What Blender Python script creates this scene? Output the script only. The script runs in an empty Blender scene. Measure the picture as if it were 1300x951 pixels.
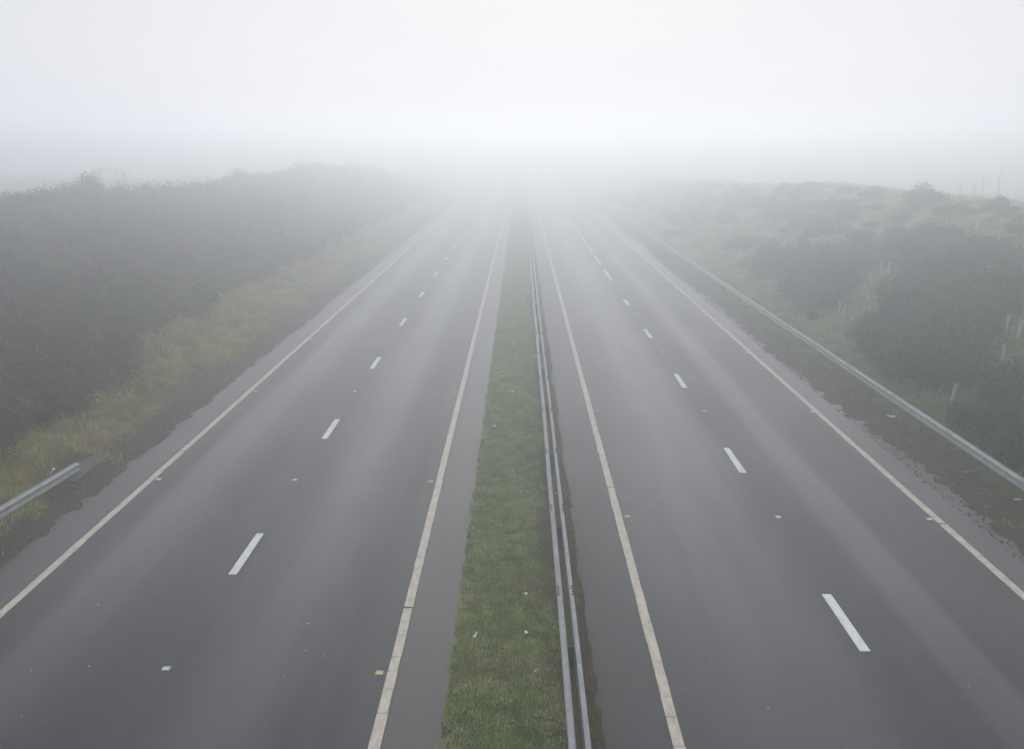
import bpy, math, random
import numpy as np
from mathutils import Vector, Matrix

R = math.radians
rng = np.random.default_rng(11)
random.seed(5)
scene = bpy.context.scene
COL = scene.collection

# ------------------------------------------------------------------ tagging
def tag(o, label=None, cat=None, group=None, kind=None):
    if label: o['label'] = label
    if cat: o['category'] = cat
    if group: o['group'] = group
    if kind: o['kind'] = kind
    return o

def empty(name, loc, rz=0.0):
    o = bpy.data.objects.new(name, None)
    COL.objects.link(o)
    o.empty_display_size = 0.3
    o.location = loc
    o.rotation_euler = (0, 0, rz)
    return o

def link_mesh(name, me, parent=None, loc=None):
    o = bpy.data.objects.new(name, me)
    COL.objects.link(o)
    if parent: o.parent = parent
    if loc is not None: o.location = loc
    return o

def copy_tree(o, parent=None):
    c = o.copy()
    COL.objects.link(c)
    c.parent = parent
    for ch in list(o.children):
        copy_tree(ch, c)
    return c

# ------------------------------------------------------------------ mesh builder
class MB:
    def __init__(s):
        s.v = []; s.f = []
    def add(s, vs, fs):
        b = len(s.v)
        s.v += [tuple(p) for p in vs]
        s.f += [tuple(i + b for i in f) for f in fs]
    def box(s, x0, x1, y0, y1, z0, z1, M=None):
        vs = [(x, y, z) for z in (z0, z1) for y in (y0, y1) for x in (x0, x1)]
        if M is not None: vs = [tuple(M @ Vector(p)) for p in vs]
        s.add(vs, [(0, 2, 3, 1), (4, 5, 7, 6), (0, 1, 5, 4), (2, 6, 7, 3), (0, 4, 6, 2), (1, 3, 7, 5)])
    def loft(s, rings, caps=True, closed=True):
        n = len(rings[0]); b = len(s.v)
        for r in rings: s.v += [tuple(p) for p in r]
        for i in range(len(rings) - 1):
            for j in range(n if closed else n - 1):
                k = (j + 1) % n
                s.f.append((b + i * n + j, b + i * n + k, b + (i + 1) * n + k, b + (i + 1) * n + j))
        if caps:
            s.f.append(tuple(b + j for j in range(n))[::-1])
            s.f.append(tuple(b + (len(rings) - 1) * n + j for j in range(n)))
    def tube(s, pts, radii, n=8, caps=True):
        rings = []
        for i, p in enumerate(pts):
            p = Vector(p)
            a = Vector(pts[max(i - 1, 0)]); c = Vector(pts[min(i + 1, len(pts) - 1)])
            d = (c - a).normalized()
            u = d.orthogonal().normalized(); w = d.cross(u)
            r = radii[i] if hasattr(radii, '__len__') else radii
            rings.append([p + (u * math.cos(t) + w * math.sin(t)) * r for t in [2 * math.pi * k / n for k in range(n)]])
        s.loft(rings, caps)
    def mesh(s, name, mat, smooth=False, bevel=0):
        me = bpy.data.meshes.new(name)
        me.from_pydata(s.v, [], s.f)
        me.update()
        import bmesh
        bm = bmesh.new(); bm.from_mesh(me)
        bmesh.ops.recalc_face_normals(bm, faces=bm.faces)
        if bevel:
            bmesh.ops.bevel(bm, geom=[e for e in bm.edges if e.calc_face_angle(0) > 0.5], offset=bevel, segments=2, affect='EDGES', profile=0.6)
        bm.to_mesh(me); bm.free()
        me.materials.append(mat)
        if smooth: me.polygons.foreach_set('use_smooth', [True] * len(me.polygons))
        return me
    def build(s, name, mat, parent=None, loc=None, **k):
        return link_mesh(name, s.mesh(name, mat, **k), parent, loc)

def tri_mesh(name, tris, rnd, mat):
    """tris: (N,3,3) ; rnd: (N,) -> one mesh of loose leaf faces with an attribute 'rnd'"""
    n = len(tris)
    me = bpy.data.meshes.new(name)
    me.vertices.add(n * 3); me.loops.add(n * 3); me.polygons.add(n)
    me.vertices.foreach_set('co', np.ascontiguousarray(tris, dtype=np.float32).ravel())
    me.loops.foreach_set('vertex_index', np.arange(n * 3, dtype=np.int32))
    me.polygons.foreach_set('loop_start', np.arange(0, n * 3, 3, dtype=np.int32))
    me.polygons.foreach_set('loop_total', np.full(n, 3, dtype=np.int32))
    a = me.attributes.new('rnd', 'FLOAT', 'POINT')
    a.data.foreach_set('value', np.repeat(rnd, 3).astype(np.float32))
    me.materials.append(mat)
    me.update(calc_edges=True)
    return me

def grid_mesh(name, xs, ys, zf, mat, smooth=True):
    X, Y = np.meshgrid(xs, ys)
    Z = zf(X, Y)
    nx, ny = len(xs), len(ys)
    me = bpy.data.meshes.new(name)
    me.vertices.add(nx * ny)
    me.vertices.foreach_set('co', np.stack([X, Y, Z], -1).astype(np.float32).ravel())
    i = np.arange((nx - 1) * (ny - 1)); r = i // (nx - 1); c = i % (nx - 1)
    a = r * nx + c
    q = np.stack([a, a + 1, a + nx + 1, a + nx], -1).astype(np.int32)
    me.loops.add(q.size); me.polygons.add(len(q))
    me.loops.foreach_set('vertex_index', q.ravel())
    me.polygons.foreach_set('loop_start', np.arange(0, q.size, 4, dtype=np.int32))
    me.polygons.foreach_set('loop_total', np.full(len(q), 4, dtype=np.int32))
    me.polygons.foreach_set('use_smooth', np.full(len(q), smooth))
    me.materials.append(mat)
    me.update(calc_edges=True)
    return me

# ------------------------------------------------------------------ noise
def hsh(i, j, s):
    n = (i * 374761393 + j * 668265263 + s * 982451653) & 0xffffffff
    n = ((n ^ (n >> 13)) * 1274126177) & 0xffffffff
    n = n ^ (n >> 16)
    return (n & 0xffffff) / float(0xffffff) * 2 - 1
def vn(x, y, sc, seed=0):
    x = np.asarray(x, float) / sc; y = np.asarray(y, float) / sc
    i = np.floor(x).astype(np.int64); j = np.floor(y).astype(np.int64)
    u = x - i; v = y - j
    u = u * u * (3 - 2 * u); v = v * v * (3 - 2 * v)
    a = hsh(i, j, seed); b = hsh(i + 1, j, seed); c = hsh(i, j + 1, seed); d = hsh(i + 1, j + 1, seed)
    return (a * (1 - u) + b * u) * (1 - v) + (c * (1 - u) + d * u) * v
def sst(a, b, x):
    t = np.clip((x - a) / (b - a), 0, 1)
    return t * t * (3 - 2 * t)

# ------------------------------------------------------------------ terrain
def ground_z(X, Y):
    X = np.asarray(X, float); Y = np.asarray(Y, float)
    edge = 0.10 * vn(X, Y, 1.7, 1) + 0.12 * vn(X, Y, 0.45, 2) + 0.11 * vn(X, Y, 0.18, 3)
    edgem = 0.03 * vn(X, Y, 1.5, 1) + 0.035 * vn(X, Y, 0.35, 2) + 0.03 * vn(X, Y, 0.15, 3)
    sR = X - 10.5 + edge * 1.0 + 0.12 * np.sin(Y * 0.21)
    sL = -X - 10.45 + edge * 0.35
    sM = np.minimum(X + 1.13, 1.2 - X) + edgem
    small = 0.012 * vn(X, Y, 0.4, 4) + 0.006 * vn(X, Y, 0.15, 5)
    zM = np.clip(sM * 0.25, -0.1, 0.05) + small * 0.6
    # right bank
    HR = np.interp(Y, [0, 60, 90, 126, 200, 350], [5.65, 5.35, 4.85, 3.7, 2.2, 0.8])
    t = np.clip((X - 12.3) / 12.6, 0, 1)
    prof = 0.5 * t + 0.5 * sst(0, 1, t)
    big = vn(X, Y, 7, 6) * 0.28 + vn(X, Y, 2.5, 7) * 0.12 + vn(X, Y, 1.0, 17) * 0.05
    zR = np.clip(sR * 0.12, -0.1, 0.10) + small * 1.6 + HR * prof + big * sst(12.2, 15.5, X) \
        - 1.9 * sst(25.5, 34, X) * np.clip(HR / 5, 0, 1) - 0.02 * np.clip(X - 34, 0, 60)
    # left bank
    HL = np.interp(Y, [0, 50, 64, 85, 110, 150, 250, 400], [4.6, 4.45, 4.15, 4.15, 4.3, 3.6, 1.9, 0.7])
    t = np.clip((-X - 11.9) / 12.0, 0, 1)
    prof = 0.55 * t + 0.45 * sst(0, 1, t)
    back = 1.0 * sst(26, 36, -X) * np.clip(HL / 5, 0, 1)
    zL = np.clip(sL * 0.12, -0.1, 0.10) + small * 1.4 + HL * prof + big * 0.9 * sst(12.5, 15.5, -X) - back
    return np.where(np.abs(X) < 5, zM, np.where(X > 0, zR, zL))

def gz(x, y): return float(ground_z(np.array([x]), np.array([y]))[0])

# ------------------------------------------------------------------ camera
CAM = Vector((0, 0, 8.32)); PITCH = R(11.35); YAW = R(0.52)
F = 1209.0
Mc = Matrix.Rotation(YAW, 4, 'Z') @ Matrix.Rotation(math.pi / 2 - PITCH, 4, 'X')
cd = bpy.data.cameras.new('camera'); cam = bpy.data.objects.new('camera', cd); COL.objects.link(cam)
cam.matrix_world = Matrix.Translation(CAM) @ Mc
cd.sensor_width = 36; cd.lens = F / 1300 * 36
cd.shift_y = -45 / 1300
cd.clip_end = 3000; cd.clip_start = 0.1
scene.camera = cam

def at(px, py, zoff=0.0):
    """ground point seen at a pixel of the 1300 px photo (used to survey where things stand)"""
    d = Mc @ Vector(((px - 650) / F, -(py - 430.5) / F, -1)).normalized()
    t = np.arange(5, 400, 0.05)
    x = d.x * t; y = d.y * t; z = CAM.z + d.z * t
    g = np.maximum(ground_z(x, y), np.where((np.abs(x) > 1.2) & (np.abs(x) < 10.3), 0, -1)) + zoff
    k = np.argmax(z < g)
    return Vector((x[k], y[k], g[k] - zoff))

# ------------------------------------------------------------------ materials
def new_mat(name):
    m = bpy.data.materials.new(name); m.use_nodes = True
    nt = m.node_tree; b = nt.nodes['Principled BSDF']
    return m, nt, b
def N(nt, t, **k):
    n = nt.nodes.new(t)
    for a, v in k.items(): setattr(n, a, v)
    return n
def L(nt, a, b): nt.links.new(a, b)
def noise(nt, vec, scale, detail=4, rough=0.55):
    n = N(nt, 'ShaderNodeTexNoise'); n.inputs['Scale'].default_value = scale
    n.inputs['Detail'].default_value = detail; n.inputs['Roughness'].default_value = rough
    L(nt, vec, n.inputs['Vector']); return n.outputs['Fac']
def ramp(nt, fac, stops, interp='LINEAR'):
    r = N(nt, 'ShaderNodeValToRGB'); r.color_ramp.interpolation = interp
    e = r.color_ramp.elements
    while len(e) < len(stops): e.new(0.5)
    for i, (p, c) in enumerate(stops):
        e[i].position = p
        e[i].color = (c, c, c, 1) if not hasattr(c, '__len__') else (*c, 1)
    L(nt, fac, r.inputs[0]); return r.outputs[0]
def mixc(nt, f, a, b, mode='MIX'):
    m = N(nt, 'ShaderNodeMix', data_type='RGBA', blend_type=mode)
    for s, v in ((m.inputs[0], f), (m.inputs[6], a), (m.inputs[7], b)):
        if hasattr(v, 'is_linked'): L(nt, v, s)
        elif hasattr(v, '__len__'): s.default_value = (*v, 1)
        else: s.default_value = v
    return m.outputs[2]
def math_(nt, op, a, b=None, c=None, clamp=False):
    m = N(nt, 'ShaderNodeMath', operation=op); m.use_clamp = clamp
    for i, v in enumerate((a, b, c)):
        if v is None: continue
        if hasattr(v, 'is_linked'): L(nt, v, m.inputs[i])
        else: m.inputs[i].default_value = v
    return m.outputs[0]
def bump(nt, b, h, strength, dist):
    n = N(nt, 'ShaderNodeBump'); n.inputs['Strength'].default_value = strength; n.inputs['Distance'].default_value = dist
    L(nt, h, n.inputs['Height']); L(nt, n.outputs[0], b.inputs['Normal'])
def pos(nt): return N(nt, 'ShaderNodeNewGeometry').outputs['Position']
def mapping(nt, vec, scale):
    m = N(nt, 'ShaderNodeMapping'); m.inputs['Scale'].default_value = scale
    L(nt, vec, m.inputs['Vector']); return m.outputs[0]

# wet asphalt with long wheel tracks
def asphalt_mat():
    m, nt, b = new_mat('wet_asphalt')
    p = pos(nt)
    warp = noise(nt, mapping(nt, p, (0.25, 0.06, 1)), 1.0, 3)
    sx = N(nt, 'ShaderNodeSeparateXYZ'); L(nt, p, sx.inputs[0])
    x = math_(nt, 'ADD', sx.outputs[0], math_(nt, 'MULTIPLY', math_(nt, 'SUBTRACT', warp, 0.5), 0.55))
    t = math_(nt, 'MULTIPLY_ADD', x, 1 / 22.0, 0.5)
    def s(xx): return xx / 22.0 + 0.5
    tr = ramp(nt, t, [(s(-10.6), .4), (s(-9.7), .55), (s(-9.35), .15), (s(-8.75), .2), (s(-8.4), .85), (s(-7.7), .75), (s(-7.3), .35), (s(-6.6), .1),
                      (s(-5.5), .15), (s(-5.0), .45), (s(-4.6), .8), (s(-3.9), .85), (s(-3.5), .4), (s(-2.8), .12), (s(-2.1), .3), (s(-1.6), .5),
                      (s(1.3), .2), (s(2.4), .22), (s(2.9), .45), (s(3.3), .55), (s(3.9), .85), (s(4.9), .75), (s(5.4), .45), (s(5.7), .08), (s(6.75), .06),
                      (s(7.0), .55), (s(7.6), .8), (s(7.85), .2), (s(9.3), .12), (s(9.8), .6), (s(10.5), .6)], 'LINEAR')
    streak = noise(nt, mapping(nt, p, (3.5, 0.07, 1)), 1.0, 6, 0.65)
    patch = noise(nt, mapping(nt, p, (0.5, 0.18, 1)), 1.0, 5, 0.6)
    w = math_(nt, 'ADD', tr, math_(nt, 'MULTIPLY', math_(nt, 'SUBTRACT', streak, 0.5), 0.9))
    w = math_(nt, 'ADD', w, math_(nt, 'MULTIPLY', math_(nt, 'SUBTRACT', patch, 0.5), 0.9), clamp=True)
    fine = noise(nt, p, 26, 6, 0.85)
    mid = noise(nt, p, 6, 5, 0.65)
    base = mixc(nt, w, (0.008, 0.0085, 0.010), (0.027, 0.029, 0.034))  # sky sheen of the wetter tracks put into the colour as paler blue-grey
    base = mixc(nt, 1.0, base, ramp(nt, fine, [(0.25, 0.35), (0.5, 1.0), (0.75, 2.0)]), 'MULTIPLY')
    base = mixc(nt, 1.0, base, ramp(nt, mid, [(0.3, 0.6), (0.7, 1.4)]), 'MULTIPLY')
    # the slurried margins beyond the inner and outer edge lines are a warmer, paler stone
    ax = math_(nt, 'ABSOLUTE', x)
    edgef = ramp(nt, sx.outputs[0], [(0, 0), (1, 0)])
    mk = lambda lo, hi, src: math_(nt, 'MULTIPLY', math_(nt, 'GREATER_THAN', src, lo), math_(nt, 'LESS_THAN', src, hi))
    inner = mk(-1.95, -0.5, sx.outputs[0])
    base = mixc(nt, math_(nt, 'MULTIPLY', inner, 0.8), base, mixc(nt, fine, (0.040, 0.035, 0.036), (0.105, 0.093, 0.094)))
    outr = mk(9.62, 12.0, math_(nt, 'ABSOLUTE', sx.outputs[0]))
    base = mixc(nt, math_(nt, 'MULTIPLY', outr, 0.55), base, mixc(nt, fine, (0.030, 0.030, 0.031), (0.085, 0.083, 0.082)))
    # construction joints between the paved strips
    for xj in (6.18, -5.42):
        jn = math_(nt, 'LESS_THAN', math_(nt, 'ABSOLUTE', math_(nt, 'SUBTRACT', math_(nt, 'MULTIPLY_ADD', warp, 0.12, sx.outputs[0]), xj)), 0.02)
        base = mixc(nt, math_(nt, 'MULTIPLY', jn, 0.65), base, (0.008, 0.008, 0.009))
    spots = ramp(nt, noise(nt, p, 1.3, 2, 0.5), [(0.70, 0), (0.76, 1)])
    base = mixc(nt, math_(nt, 'MULTIPLY', spots, 0.45), base, (0.010, 0.010, 0.011))
    # mud smeared by the verge
    mud = math_(nt, 'MULTIPLY_ADD', math_(nt, 'SUBTRACT', math_(nt, 'ABSOLUTE', sx.outputs[0]), 10.0), 1.3,
                math_(nt, 'SUBTRACT', noise(nt, p, 3.2, 8, 0.8), 0.5), clamp=True)
    base = mixc(nt, math_(nt, 'MULTIPLY', mud, 0.8), base, (0.036, 0.031, 0.024))
    L(nt, base, b.inputs['Base Color'])
    r = math_(nt, 'SUBTRACT', 0.47, math_(nt, 'MULTIPLY', w, 0.17))
    r = math_(nt, 'MULTIPLY_ADD', math_(nt, 'SUBTRACT', fine, 0.5), 0.25, r)
    L(nt, r, b.inputs['Roughness'])
    b.inputs['Specular IOR Level'].default_value = 0.36
    bump(nt, b, noise(nt, p, 60, 3, 0.7), 0.5, 0.006)
    return m

def ground_mat():
    m, nt, b = new_mat('verge_earth')
    p = pos(nt); sx = N(nt, 'ShaderNodeSeparateXYZ'); L(nt, p, sx.inputs[0]); X = sx.outputs[0]
    n1 = noise(nt, p, 0.45, 5, 0.6); n2 = noise(nt, p, 2.6, 6, 0.65); n3 = noise(nt, p, 14, 5, 0.7); n4 = noise(nt, p, 60, 2, 0.6)
    grass = mixc(nt, ramp(nt, n2, [(0.38, 0), (0.62, 1)]), (0.040, 0.062, 0.018), (0.095, 0.095, 0.038))
    grass = mixc(nt, ramp(nt, n1, [(0.4, 0), (0.65, 1)]), grass, (0.12, 0.10, 0.052))
    soil = mixc(nt, ramp(nt, n3, [(0.38, 0), (0.62, 1)]), (0.020, 0.016, 0.011), (0.085, 0.070, 0.050))
    moss = mixc(nt, ramp(nt, n2, [(0.47, 0), (0.56, 1)]), soil, mixc(nt, ramp(nt, n3, [(0.4, 0), (0.6, 1)]), (0.040, 0.046, 0.016), (0.11, 0.115, 0.050)))
    grav = mixc(nt, ramp(nt, n4, [(0.3, 0), (0.7, 1)]), (0.050, 0.046, 0.038), (0.125, 0.115, 0.100))
    grav = mixc(nt, ramp(nt, noise(nt, mapping(nt, p, (2.2, 0.35, 1)), 1, 5), [(0.42, 0), (0.62, 1)]), grav, (0.052, 0.043, 0.030))
    xw = math_(nt, 'MULTIPLY_ADD', math_(nt, 'SUBTRACT', n2, 0.5), 1.4, X)
    xw2 = math_(nt, 'MULTIPLY_ADD', math_(nt, 'SUBTRACT', n3, 0.5), 0.35, X)
    def band(src, lo, hi, soft):
        a = N(nt, 'ShaderNodeMapRange'); a.interpolation_type = 'SMOOTHSTEP'
        L(nt, src, a.inputs[0]); a.inputs[1].default_value = lo; a.inputs[2].default_value = lo + soft
        c = N(nt, 'ShaderNodeMapRange'); c.interpolation_type = 'SMOOTHSTEP'
        L(nt, src, c.inputs[0]); c.inputs[1].default_value = hi; c.inputs[2].default_value = hi - soft
        return math_(nt, 'MULTIPLY', a.outputs[0], c.outputs[0])
    c = mixc(nt, band(xw, 9.0, 12.2, 0.6), grass, moss)
    c = mixc(nt, band(xw, -12.4, -9.5, 0.5), c, grav)
    c = mixc(nt, band(xw2, 0.50, 1.9, 0.2), c, mixc(nt, n3, (0.050, 0.035, 0.020), (0.12, 0.085, 0.045)))
    L(nt, c, b.inputs['Base Color']); b.inputs['Roughness'].default_value = 0.9
    b.inputs['Specular IOR Level'].default_value = 0.25
    h = math_(nt, 'ADD', math_(nt, 'MULTIPLY', n3, 0.7), math_(nt, 'MULTIPLY', n4, 0.35))
    bump(nt, b, h, 1.0, 0.12)
    return m

def leaf_mat(name, stops, patch=None, scale=0.8, rough=0.75, trans=0.0):
    """stops: colour over the per leaf random value; patch: second palette taken over by a slow noise"""
    m, nt, b = new_mat(name)
    a = N(nt, 'ShaderNodeAttribute', attribute_name='rnd'); f = a.outputs['Fac']
    c = ramp(nt, f, stops)
    if patch:
        c2 = ramp(nt, f, patch)
        n = noise(nt, pos(nt), scale, 3, 0.6)
        c = mixc(nt, ramp(nt, n, [(0.42, 0), (0.58, 1)]), c, c2)
    L(nt, c, b.inputs['Base Color']); b.inputs['Roughness'].default_value = rough
    b.inputs['Specular IOR Level'].default_value = 0.25
    return m

def simple(name, col, rough=0.6, metal=0.0, var=0.15, sc=8, spec=0.5):
    m, nt, b = new_mat(name); p = pos(nt)
    n = noise(nt, p, sc, 5, 0.6)
    lo = tuple(v * (1 - var) for v in col); hi = tuple(min(1, v * (1 + var)) for v in col)
    L(nt, mixc(nt, ramp(nt, n, [(0.3, 0), (0.7, 1)]), lo, hi), b.inputs['Base Color'])
    b.inputs['Roughness'].default_value = rough; b.inputs['Metallic'].default_value = metal
    b.inputs['Specular IOR Level'].default_value = spec
    return m

def paint_mat(name, col, dirt, amount):
    m, nt, b = new_mat(name); p = pos(nt)
    n = noise(nt, mapping(nt, p, (9, 3, 1)), 1, 7, 0.7); n2 = noise(nt, p, 70, 3, 0.7)
    f = math_(nt, 'ADD', math_(nt, 'MULTIPLY', n, 0.7), math_(nt, 'MULTIPLY', n2, 0.3))
    L(nt, mixc(nt, ramp(nt, f, [(0.5 - amount, 0), (0.75 - amount * 0.5, 1)]), col, dirt), b.inputs['Base Color'])
    b.inputs['Roughness'].default_value = 0.55
    bump(nt, b, n2, 0.4, 0.003)
    return m

M = {}
M['asphalt'] = asphalt_mat()
M['ground'] = ground_mat()
M['line'] = paint_mat('worn_cream_paint', (0.64, 0.57, 0.46), (0.26, 0.235, 0.20), 0.08)
M['dash'] = paint_mat('white_paint', (0.80, 0.80, 0.78), (0.40, 0.39, 0.37), 0.05)
M['galv'] = simple('galvanised_steel', (0.32, 0.335, 0.34), 0.6, 0.15, 0.25, 5)
M['galv_dull'] = simple('weathered_steel', (0.11, 0.12, 0.13), 0.6, 0.4, 0.25, 9)
M['bolt'] = simple('bolt_steel', (0.06, 0.06, 0.065), 0.6, 0.5)
M['concrete'] = simple('stained_concrete', (0.10, 0.09, 0.075), 0.9, 0, 0.5, 9)
M['guard'] = simple('pale_green_plastic', (0.42, 0.46, 0.36), 0.55, 0, 0.2, 9)
M['stake'] = simple('grey_timber', (0.20, 0.16, 0.11), 0.85)
M['stud_base'] = simple('stud_casting', (0.5, 0.5, 0.48), 0.6)
M['stud_white'] = simple('white_reflector', (0.85, 0.86, 0.88), 0.25, 0, 0.05)
M['stud_yellow'] = simple('amber_reflector', (0.80, 0.58, 0.12), 0.3, 0, 0.08)
M['litter'] = simple('white_plastic', (0.80, 0.80, 0.78), 0.4, 0, 0.08, 20)
M['litter_dark'] = simple('dark_plastic', (0.04, 0.04, 0.07), 0.4)
M['litter_pink'] = simple('pinkish_wrapper', (0.50, 0.36, 0.36), 0.5)
M['stone'] = simple('pale_stone', (0.55, 0.55, 0.53), 0.8, 0, 0.3, 15)
M['bark'] = simple('wet_bark', (0.05, 0.04, 0.032), 0.85, 0, 0.3, 20)
M['van'] = simple('pale_van_paint', (0.26, 0.265, 0.27), 0.3, 0, 0.03)
M['van_dark'] = simple('grey_trim', (0.10, 0.105, 0.11), 0.5)
M['tyre'] = simple('tyre_rubber', (0.02, 0.02, 0.02), 0.8)
g, nt, b = new_mat('van_glass'); b.inputs['Transmission Weight'].default_value = 1; b.inputs['Roughness'].default_value = 0.02
b.inputs['IOR'].default_value = 1.1; b.inputs['Base Color'].default_value = (0.93, 0.95, 0.95, 1); M['glass'] = g
M['lawn'] = leaf_mat('reserve_grass', [(0, (0.0839, 0.1525, 0.0346)), (0.4, (0.2596, 0.4230, 0.1128)), (0.75, (0.5999, 0.6000, 0.2576)), (1, (0.6000, 0.6000, 0.5330))],
                     [(0, (0.1109, 0.1475, 0.0446)), (0.4, (0.3678, 0.4534, 0.1476)), (0.8, (0.6000, 0.6000, 0.3520)), (1, (0.6000, 0.6000, 0.5638))], 1.1)
M['thatch'] = leaf_mat('dead_grass', [(0, (0.0455, 0.0265, 0.0149)), (0.5, (0.1670, 0.1093, 0.0576)), (1, (0.4784, 0.3588, 0.1914))],
                       [(0, (0.0414, 0.0414, 0.0166)), (0.6, (0.1678, 0.1511, 0.0671)), (1, (0.4545, 0.3349, 0.1914))], 1.6)
M['verge'] = leaf_mat('verge_grass', [(0, (0.0887, 0.1226, 0.0270)), (0.5, (0.3149, 0.3925, 0.0848)), (0.85, (0.6000, 0.6000, 0.1882)), (1, (0.6000, 0.6000, 0.4298))],
                      [(0, (0.1219, 0.0859, 0.0373)), (0.5, (0.4442, 0.3584, 0.1270)), (1, (0.6000, 0.6000, 0.3940))], 0.55)
M['bank'] = leaf_mat('bank_grass', [(0, (0.0621, 0.1162, 0.0245)), (0.5, (0.2592, 0.4397, 0.0981)), (0.8, (0.6000, 0.6000, 0.2352)), (1, (0.6000, 0.6000, 0.6000))],
                     [(0, (0.0761, 0.0999, 0.0312)), (0.5, (0.3965, 0.4580, 0.1593)), (1, (0.6000, 0.6000, 0.6000))], 0.5)
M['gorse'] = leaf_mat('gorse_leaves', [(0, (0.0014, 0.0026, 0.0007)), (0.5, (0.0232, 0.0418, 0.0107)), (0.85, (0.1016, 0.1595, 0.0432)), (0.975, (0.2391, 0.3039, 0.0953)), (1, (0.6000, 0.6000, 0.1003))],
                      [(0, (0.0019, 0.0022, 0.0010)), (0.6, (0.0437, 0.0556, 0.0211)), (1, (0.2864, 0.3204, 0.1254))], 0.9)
M['thicket'] = leaf_mat('bramble_leaves', [(0, (0.0015, 0.0017, 0.0008)), (0.5, (0.0300, 0.0353, 0.0141)), (0.88, (0.1660, 0.1894, 0.0675)), (1, (0.5481, 0.5143, 0.2232))],
                        [(0, (0.0022, 0.0017, 0.0010)), (0.5, (0.0444, 0.0353, 0.0219)), (0.88, (0.2234, 0.1826, 0.1062)), (1, (0.6000, 0.5362, 0.2979))], 0.6)
M['hedge'] = leaf_mat('hedge_leaves', [(0, (0.02, 0.024, 0.014)), (1, (0.06, 0.065, 0.04))])
# ------------------------------------------------------------------ world, sun
w = bpy.data.worlds.new('World'); scene.world = w; w.use_nodes = True
nt = w.node_tree; bg = nt.nodes['Background']
sky = N(nt, 'ShaderNodeTexSky'); sky.sky_type = 'NISHITA'; sky.sun_disc = False
SUN_EL, SUN_AZ = R(27), R(3)
sky.sun_elevation = SUN_EL; sky.sun_rotation = SUN_AZ; sky.dust_density = 6; sky.air_density = 1.5
tc = N(nt, 'ShaderNodeTexCoord'); sp = N(nt, 'ShaderNodeSeparateXYZ'); L(nt, tc.outputs['Generated'], sp.inputs[0])
cloud = ramp(nt, sp.outputs[2], [(0.0, (7.9, 8.05, 8.6)), (0.05, (6.8, 6.95, 7.5)), (0.14, (6.3, 6.45, 7.0)), (0.20, (9.4, 9.6, 10.4)), (0.30, (12.4, 12.7, 13.7)), (0.42, (10.5, 10.8, 11.6)), (0.6, (7.0, 7.2, 7.9)), (1.0, (6.0, 6.2, 6.8))])
mixn = mixc(nt, 0.965, sky.outputs[0], cloud)
L(nt, mixn, bg.inputs[0]); bg.inputs[1].default_value = 0.1
sd = bpy.data.lights.new('sun', 'SUN'); sd.energy = 0.54; sd.angle = R(62); sd.color = (1, 1, 1)
so = bpy.data.objects.new('sun', sd); COL.objects.link(so)
v = Vector((math.sin(SUN_AZ) * math.cos(SUN_EL), math.cos(SUN_AZ) * math.cos(SUN_EL), math.sin(SUN_EL)))
so.rotation_euler = v.to_track_quat('Z', 'Y').to_euler()

# ------------------------------------------------------------------ ground sheet
xs = np.unique(np.round(np.concatenate([
    np.linspace(-280, -60, 23), np.linspace(-60, -27, 34), np.arange(-27, -14, 0.3), np.arange(-14, -10, 0.1), [-9.7, -9, -2.2, -1.7],
    np.arange(-1.4, 1.45, 0.06), [1.8, 2.4, 9, 9.6], np.arange(9.8, 14, 0.1), np.arange(14, 27, 0.3), np.linspace(27, 60, 34), np.linspace(60, 280, 23)]), 4))
ys = np.unique(np.round(np.concatenate([np.arange(-12, 9, 1.5), np.arange(9, 30, 0.08), np.arange(30, 60, 0.2), np.arange(60, 130, 0.6), np.linspace(130, 480, 60)]), 4))
gnd = link_mesh('ground', grid_mesh('ground', xs, ys, ground_z, M['ground']))
tag(gnd, kind='structure')

# ------------------------------------------------------------------ roads and their paint
def road(name, x0, x1):
    mb = MB()
    ys_ = [-12, 0, 10, 20, 40, 80, 160, 320, 480]
    mb.loft([[(x0, y, -0.3), (x1, y, -0.3), (x1, y, 0), (x0, y, 0)] for y in ys_])
    return tag(mb.build(name, M['asphalt']), kind='structure')
roadL = road('road', -10.95, -0.95)
roadR = road('road', 1.0, 10.95)

def edge_line(par, x, wd, gaps, y0=-2, y1=230, wob=0):
    mb = MB(); y = y0
    while y < y1:
        ln = random.uniform(.38, .75) if y < 60 else 6.0
        e = y + ln - (random.choice((0.004, 0.006, 0.012)) if y < 60 else 0)
        s0 = y
        for gq in gaps:
            if s0 < gq < e: e = gq; ln = gq + 0.07 - y
        if e - s0 > 0.03:
            j = lambda: random.uniform(-.006, .006) if y < 60 else 0
            a, c_ = -wd / 2 + j(), wd / 2 + j()
            mb.add([(x + a, s0, 0.001), (x + c_, s0 + j(), 0.001), (x + c_, e, 0.001), (x + a, e + j(), 0.001),
                    (x + a, s0, 0.006), (x + c_, s0 + j(), 0.006), (x + c_, e, 0.006), (x + a, e + j(), 0.006)],
                   [(4, 5, 6, 7), (0, 1, 5, 4), (1, 2, 6, 5), (2, 3, 7, 6), (3, 0, 4, 7)])
        y += ln
    return mb.build('edge_line', M['line'], par)
edge_line(roadL, -2.06, 0.165, [16.2, 34.0])
edge_line(roadL, -9.45, 0.165, [25.4])
edge_line(roadR, 2.26, 0.165, [22.6])
edge_line(roadR, 9.53, 0.165, [29.4, 20.3])
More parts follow.
